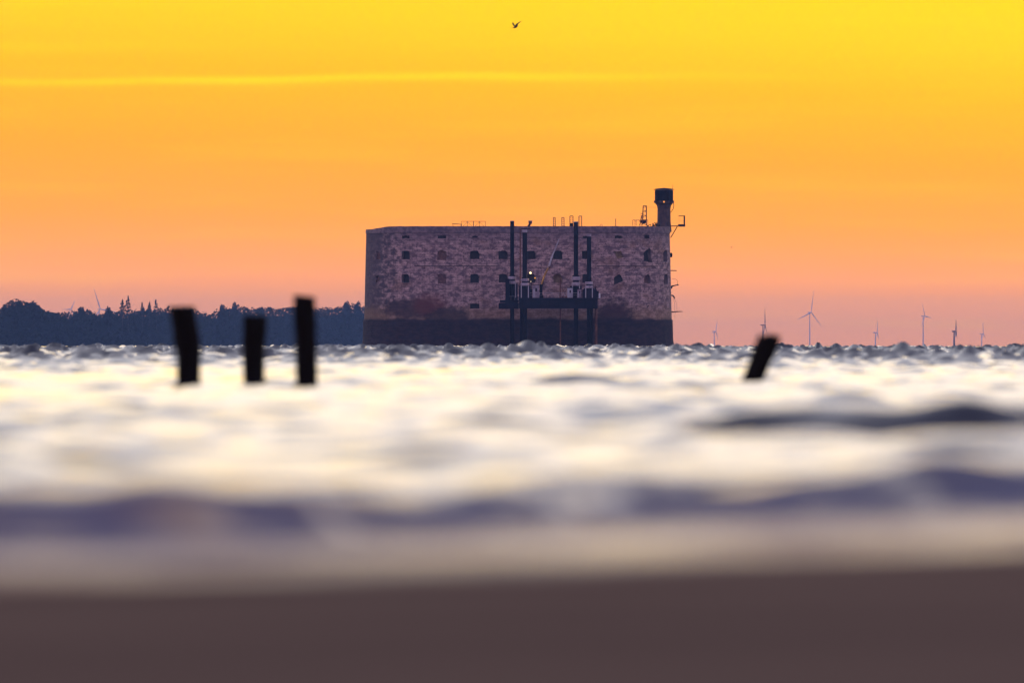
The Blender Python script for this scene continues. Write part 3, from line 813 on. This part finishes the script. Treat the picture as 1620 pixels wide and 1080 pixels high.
post('lone timber post leaning to the right, right of the fort', 133.0, [(1218.5,531,13.5),(1211,552,14.0),(1202,575,14.2),(1187,613,14.2)], 0, 0, 4)

# ------------------------------------------------------------------ gulls
def gull(label, px, py, d, k=1.0, flip=1):
    t = thing('gull', label, 'bird', (wx(px, d), d, wz(py, d)), 'gulls in the sky')
    m = worn('gull_plumage', (.03,.025,.025), (.06,.05,.05), 6)
    s = k
    MB().tube([(-.30*s,.05,-.16*s),(-.16*s,.02,-.15*s),(.0,0,-.10*s),(.14*s,0,-.02*s),(.22*s,-.02,.05*s),(.30*s,-.03,.04*s)], [.015*s,.06*s,.10*s,.10*s,.06*s,.01*s], 8).build('body', m, t)
    def wing(pts, wd):
        mb = MB(); V = []; n = len(pts)
        for (x, y, z), w_ in zip(pts, wd):
            V += [(x-w_,y-.03,z),(x,y,z+.025*s),(x+w_,y+.03,z),(x,y,z-.015*s)]
        Fs = [(i*4+j,(i+1)*4+j,(i+1)*4+(j+1) % 4,i*4+(j+1) % 4) for i in range(n-1) for j in range(4)] + [(3,2,1,0),tuple(range(4*n-4,4*n))]
        mb.add(V, Fs); mb.build('wing', m, t)
    wing([(.08*s,-.05,-.02*s),(.20*s,-.15*s,.24*s),(.34*s,-.22*s,.34*s),(.66*s,-.3*s,.54*s)], [.12*s,.11*s,.08*s,.01*s])
    wing([(.02*s,.05,-.02*s),(-.14*s,.14*s,.12*s),(-.24*s,.22*s,.34*s),(-.22*s,.3*s,.42*s)], [.12*s,.10*s,.07*s,.015*s])
    MB().add([(-.28*s,.05,-.16*s),(-.46*s,.0,-.19*s),(-.44*s,.12*s,-.19*s),(-.30*s,.07,-.13*s)], [(0,1,2),(0,2,3),(0,3,1),(1,3,2)]).build('tail', m, t)
    return t
gull('dark gull with raised wings high in the yellow sky', 815, 42, 1150)
gull('distant gull, a mere speck right of the watchtower', 1157, 391.5, 3800, .8)

# ------------------------------------------------------------------ far shore on the left, its woods and trees
prof = [(-420,486),(-300,480),(-200,487),(-90,482),(-30,488),(0,486),(8,481),(15,475),(30,473),(42,476),(55,477),(63,480),(68,489),(75,491),(100,492),(122,490),(130,487),(142,488),(151,494),(161,492),(171,489),(182,492),(190,488),(206,489),(217,488),(228,485),(238,484),(250,486),(265,484),(285,486),(300,486),(314,489),(324,491),(336,490.5),(346,486),(360,482),(376,482),(386,484),(430,485),(460,483.5),(500,484.5),(535,484),(545,480),(556,478),(575,481),(620,486),(700,492),(780,503),(840,525),(880,543)]
def prof_at(px):
    for (a, ya), (b, yb) in zip(prof, prof[1:]):
        if a <= px <= b: return ya+(yb-ya)*(px-a)/(b-a)
    return 545
def dist_at(px): return 5200 + 4300*min(1, max(0, (px+420)/1300))**1.0
V = []; Fs = []; nd = 6
pxs = list(range(-420, 885, 10))
for px in pxs:
    d0 = dist_at(px); h = (HOR-prof_at(px))/FPX*d0
    for k_, (off, f) in enumerate(((-60,-1.0),(-20,0),(8,.62),(60,.86),(300,.90),(700,.1))):
        d = d0+off; V.append((wx(px, d0), d, f*h*.9 if f > 0 else f*2.0))
for i in range(len(pxs)-1):
    for j in range(nd-1): Fs.append((i*nd+j, (i+1)*nd+j, (i+1)*nd+j+1, i*nd+j+1))
mb = MB(); mb.v = V; mb.f = Fs
tag(mb.build('far_shore', worn('shore_scrub', (.005,.008,.006), (.010,.013,.010), .05, 1.0, 0.0), None, True), kind='structure')
r = random.Random(5); mb = MB()
px = -420.0
while px < 880:
    d0 = dist_at(px); top = EYE+(HOR-prof_at(px))/FPX*d0
    if top > 3:
        for k_ in range(3):
            d = d0+r.uniform(0, 200); p2 = px+r.uniform(-5,5)
            tp = (EYE+(HOR-prof_at(p2))/FPX*d)*r.uniform(.86 if px < 385 else .95,1.0)
            hh = tp*.62; rx = r.uniform(2.0,4.2)
            leaf_cloud(mb, (wx(p2,d), d, tp-hh*.5), rx, rx, hh*.5, 80, .8, r)
        leaf_cloud(mb, (wx(px,d0), d0+8, top*.25), 4.5, 8, top*.28, 30, 1.3, r)
    px += 5.5
tag(mb.build('distant_woodland', LEAF), 'dark blue-grey belt of woodland along the far shore', 'woodland', kind='stuff')
def tree(px, py, wpx, label, shape='round', bare=.0):
    d = dist_at(px)+4; k = d/FPX; top = EYE+(HOR-py)*k; w_ = wpx*k
    g = max(2.5, .22*(HOR-prof_at(px))*k)
    t = thing('conifer_tree' if shape == 'cone' else 'broadleaf_tree', label, 'tree', (wx(px,d), d, g-.8))
    H = top-g+.8; r_ = random.Random(int(px)*13+5)
    MB().tube([(0,0,0),(.1,0,H*.4),(0,.1,H*.82)], [.45,.3,.08], 6).build('trunk', BARK, t)
    mb = MB()
    if shape == 'cone':
        for q_ in range(9):
            f = q_/8; leaf_cloud(mb, (r_.uniform(-.3,.3),0,H*(.30+.66*f)), w_/2*(1-f)**.8+.3, w_/2*(1-f)**.8+.3, H*.07, 46, .5, r_)
    else:
        for q_ in range(8):
            a = r_.uniform(0,6.28); rr = w_*.27*r_.random()**.5
            leaf_cloud(mb, (rr*1.25*math.cos(a), rr*math.sin(a), H*r_.uniform(.55,.80)), w_*.24, w_*.24, H*.16, 90, .7, r_)
        leaf_cloud(mb, (0,0,H*.84), w_*.26, w_*.26, H*.16, 110, .65, r_)
        leaf_cloud(mb, (0,0,H*.55), w_*.42, w_*.4, H*.2, 150, .8, r_)
    mb.build('crown', LEAF, t); return t
tree(25,472,42,'big broad tree, leftmost on the far shore skyline')
tree(52,475.5,30,'rounded tree just right of the big leftmost broad tree')
tree(129,485,17,'small round tree left of the slanting turbine blade')
tree(171,485,16,'low round tree between turbine blade and narrow conifers')
tree(193.5,475,24,'shorter narrow conifer left of the tallest conifer','cone')
tree(202.5,469.5,26,'tallest pointed conifer on the far shore','cone')
tree(225,480,16,'small pointed tree right of the tall conifers','cone')
tree(236,478.5,17,'small pointed tree, middle of three right of the conifers','cone')
tree(247,475.5,20,'pointed tree just left of the leftmost timber post','cone')
tree(352,481,15,'bushy tree left of the shortest timber post')
tree(371,477.5,17,'bushy tree just above the shortest timber post')
tree(549,474.5,17,'bushy tree left of the fort wall on the shore')
tree(567,476,14,'bushy tree touching the left edge of the fort')

# ------------------------------------------------------------------ wind turbines on the horizon
TWHITE = worn('turbine_white', (.80,.80,.82), (.74,.74,.76), .1, .5)
TDARK = worn('turbine_grey', (.14,.12,.13), (.18,.15,.15), .1, .5)
def turbine(px, hub_y, blade_px, rot, yaw, d, label, mat=TWHITE, thick=.5):
    k = d/FPX; zh = EYE+(HOR-hub_y)*k; L = blade_px*k
    t = thing('wind_turbine', label, 'wind turbine', (wx(px,d), d, -3), 'wind turbines on the horizon')
    zh += 3
    MB().lathe([(1.5*thick,0),(.8*thick,zh-.5)], (0,0,0), 10).build('tower', mat, t)
    e = Vector((math.cos(yaw), math.sin(yaw), 0)); f = Vector((math.sin(yaw), -math.cos(yaw), 0))  # rotor plane axis, facing
    c = Vector((0,0,zh))
    MB().tube([c - f*2.2, c + f*1.4], [1.0*thick,1.0*thick], 8).build('nacelle', mat, t)
    h = c + f*1.9
    MB().tube([h - f*.6, h + f*.9], [1.0*thick,.25], 8).build('hub', mat, t)
    for q_ in range(3):
        a = rot + q_*2*math.pi/3; dr = e*math.sin(a) + Vector((0,0,1))*math.cos(a); pr = dr.cross(f)
        mb = MB(); V = []
        for s_, ch in ((.0,.7),(.18,1.5),(.5,1.0),(1.0,.28)):
            p = h + dr*L*s_; cw = ch*thick
            V += [p-pr*cw, p+f*.6*ch*thick, p+pr*cw*.8, p-f*.6*ch*thick]
        Fs = [(i*4+j,(i+1)*4+j,(i+1)*4+(j+1) % 4,i*4+(j+1) % 4) for i in range(3) for j in range(4)] + [(3,2,1,0),(12,13,14,15)]
        mb.add(V, Fs); mb.build('blade', mat, t)
    return t
DT = 11500
turbine(1281,494,35,R(11),R(48),DT,'nearest white wind turbine right of the leaning post')
turbine(1460.5,500,22,R(-22),R(60),DT,'wind turbine with one blade pointing right, near the right edge')
turbine(1207,514,27,R(-3),R(82),DT*.9,'dark slender turbine seen edge-on above the leaning post',TDARK)
turbine(1385,526,19,R(4),R(80),DT,'small edge-on turbine between the two white turbines')
turbine(1509.5,524,19,R(0),R(84),DT,'dark edge-on turbine, right of the turbine with a horizontal blade',TDARK,.8)
turbine(1130,524,18,R(20),R(70),12800,'very faint turbine close to the right of the fort')
turbine(1553,528,20,R(-8),R(75),12800,'very faint turbine, rightmost on the horizon')
turbine(157,489,34,R(-20),R(30),8200,'turbine behind the woods with one blade slanting above the trees',TWHITE,.4)
turbine(110.5,489,17,R(28),R(40),9500,'turbine behind the woods with only a short blade tip showing',TWHITE,.4)

# ------------------------------------------------------------------ haze: one even box of air round everything
hz = MB().box(-46000, 46000, -3000, 14500, -4.5, 60)
hm = bpy.data.materials.new('haze_air'); hm.use_nodes = True
hn = hm.node_tree; hn.nodes.clear()
pv = hn.nodes.new('ShaderNodeVolumePrincipled'); ho_ = hn.nodes.new('ShaderNodeOutputMaterial')
pv.inputs['Color'].default_value = (.32,.55,.95,1); pv.inputs['Density'].default_value = 3.6e-5; pv.inputs['Anisotropy'].default_value = 0.0
hn.links.new(pv.outputs[0], ho_.inputs['Volume'])
hz_o = hz.build('haze', hm); tag(hz_o, 'thin even haze over sea and shore', 'haze', kind='stuff')
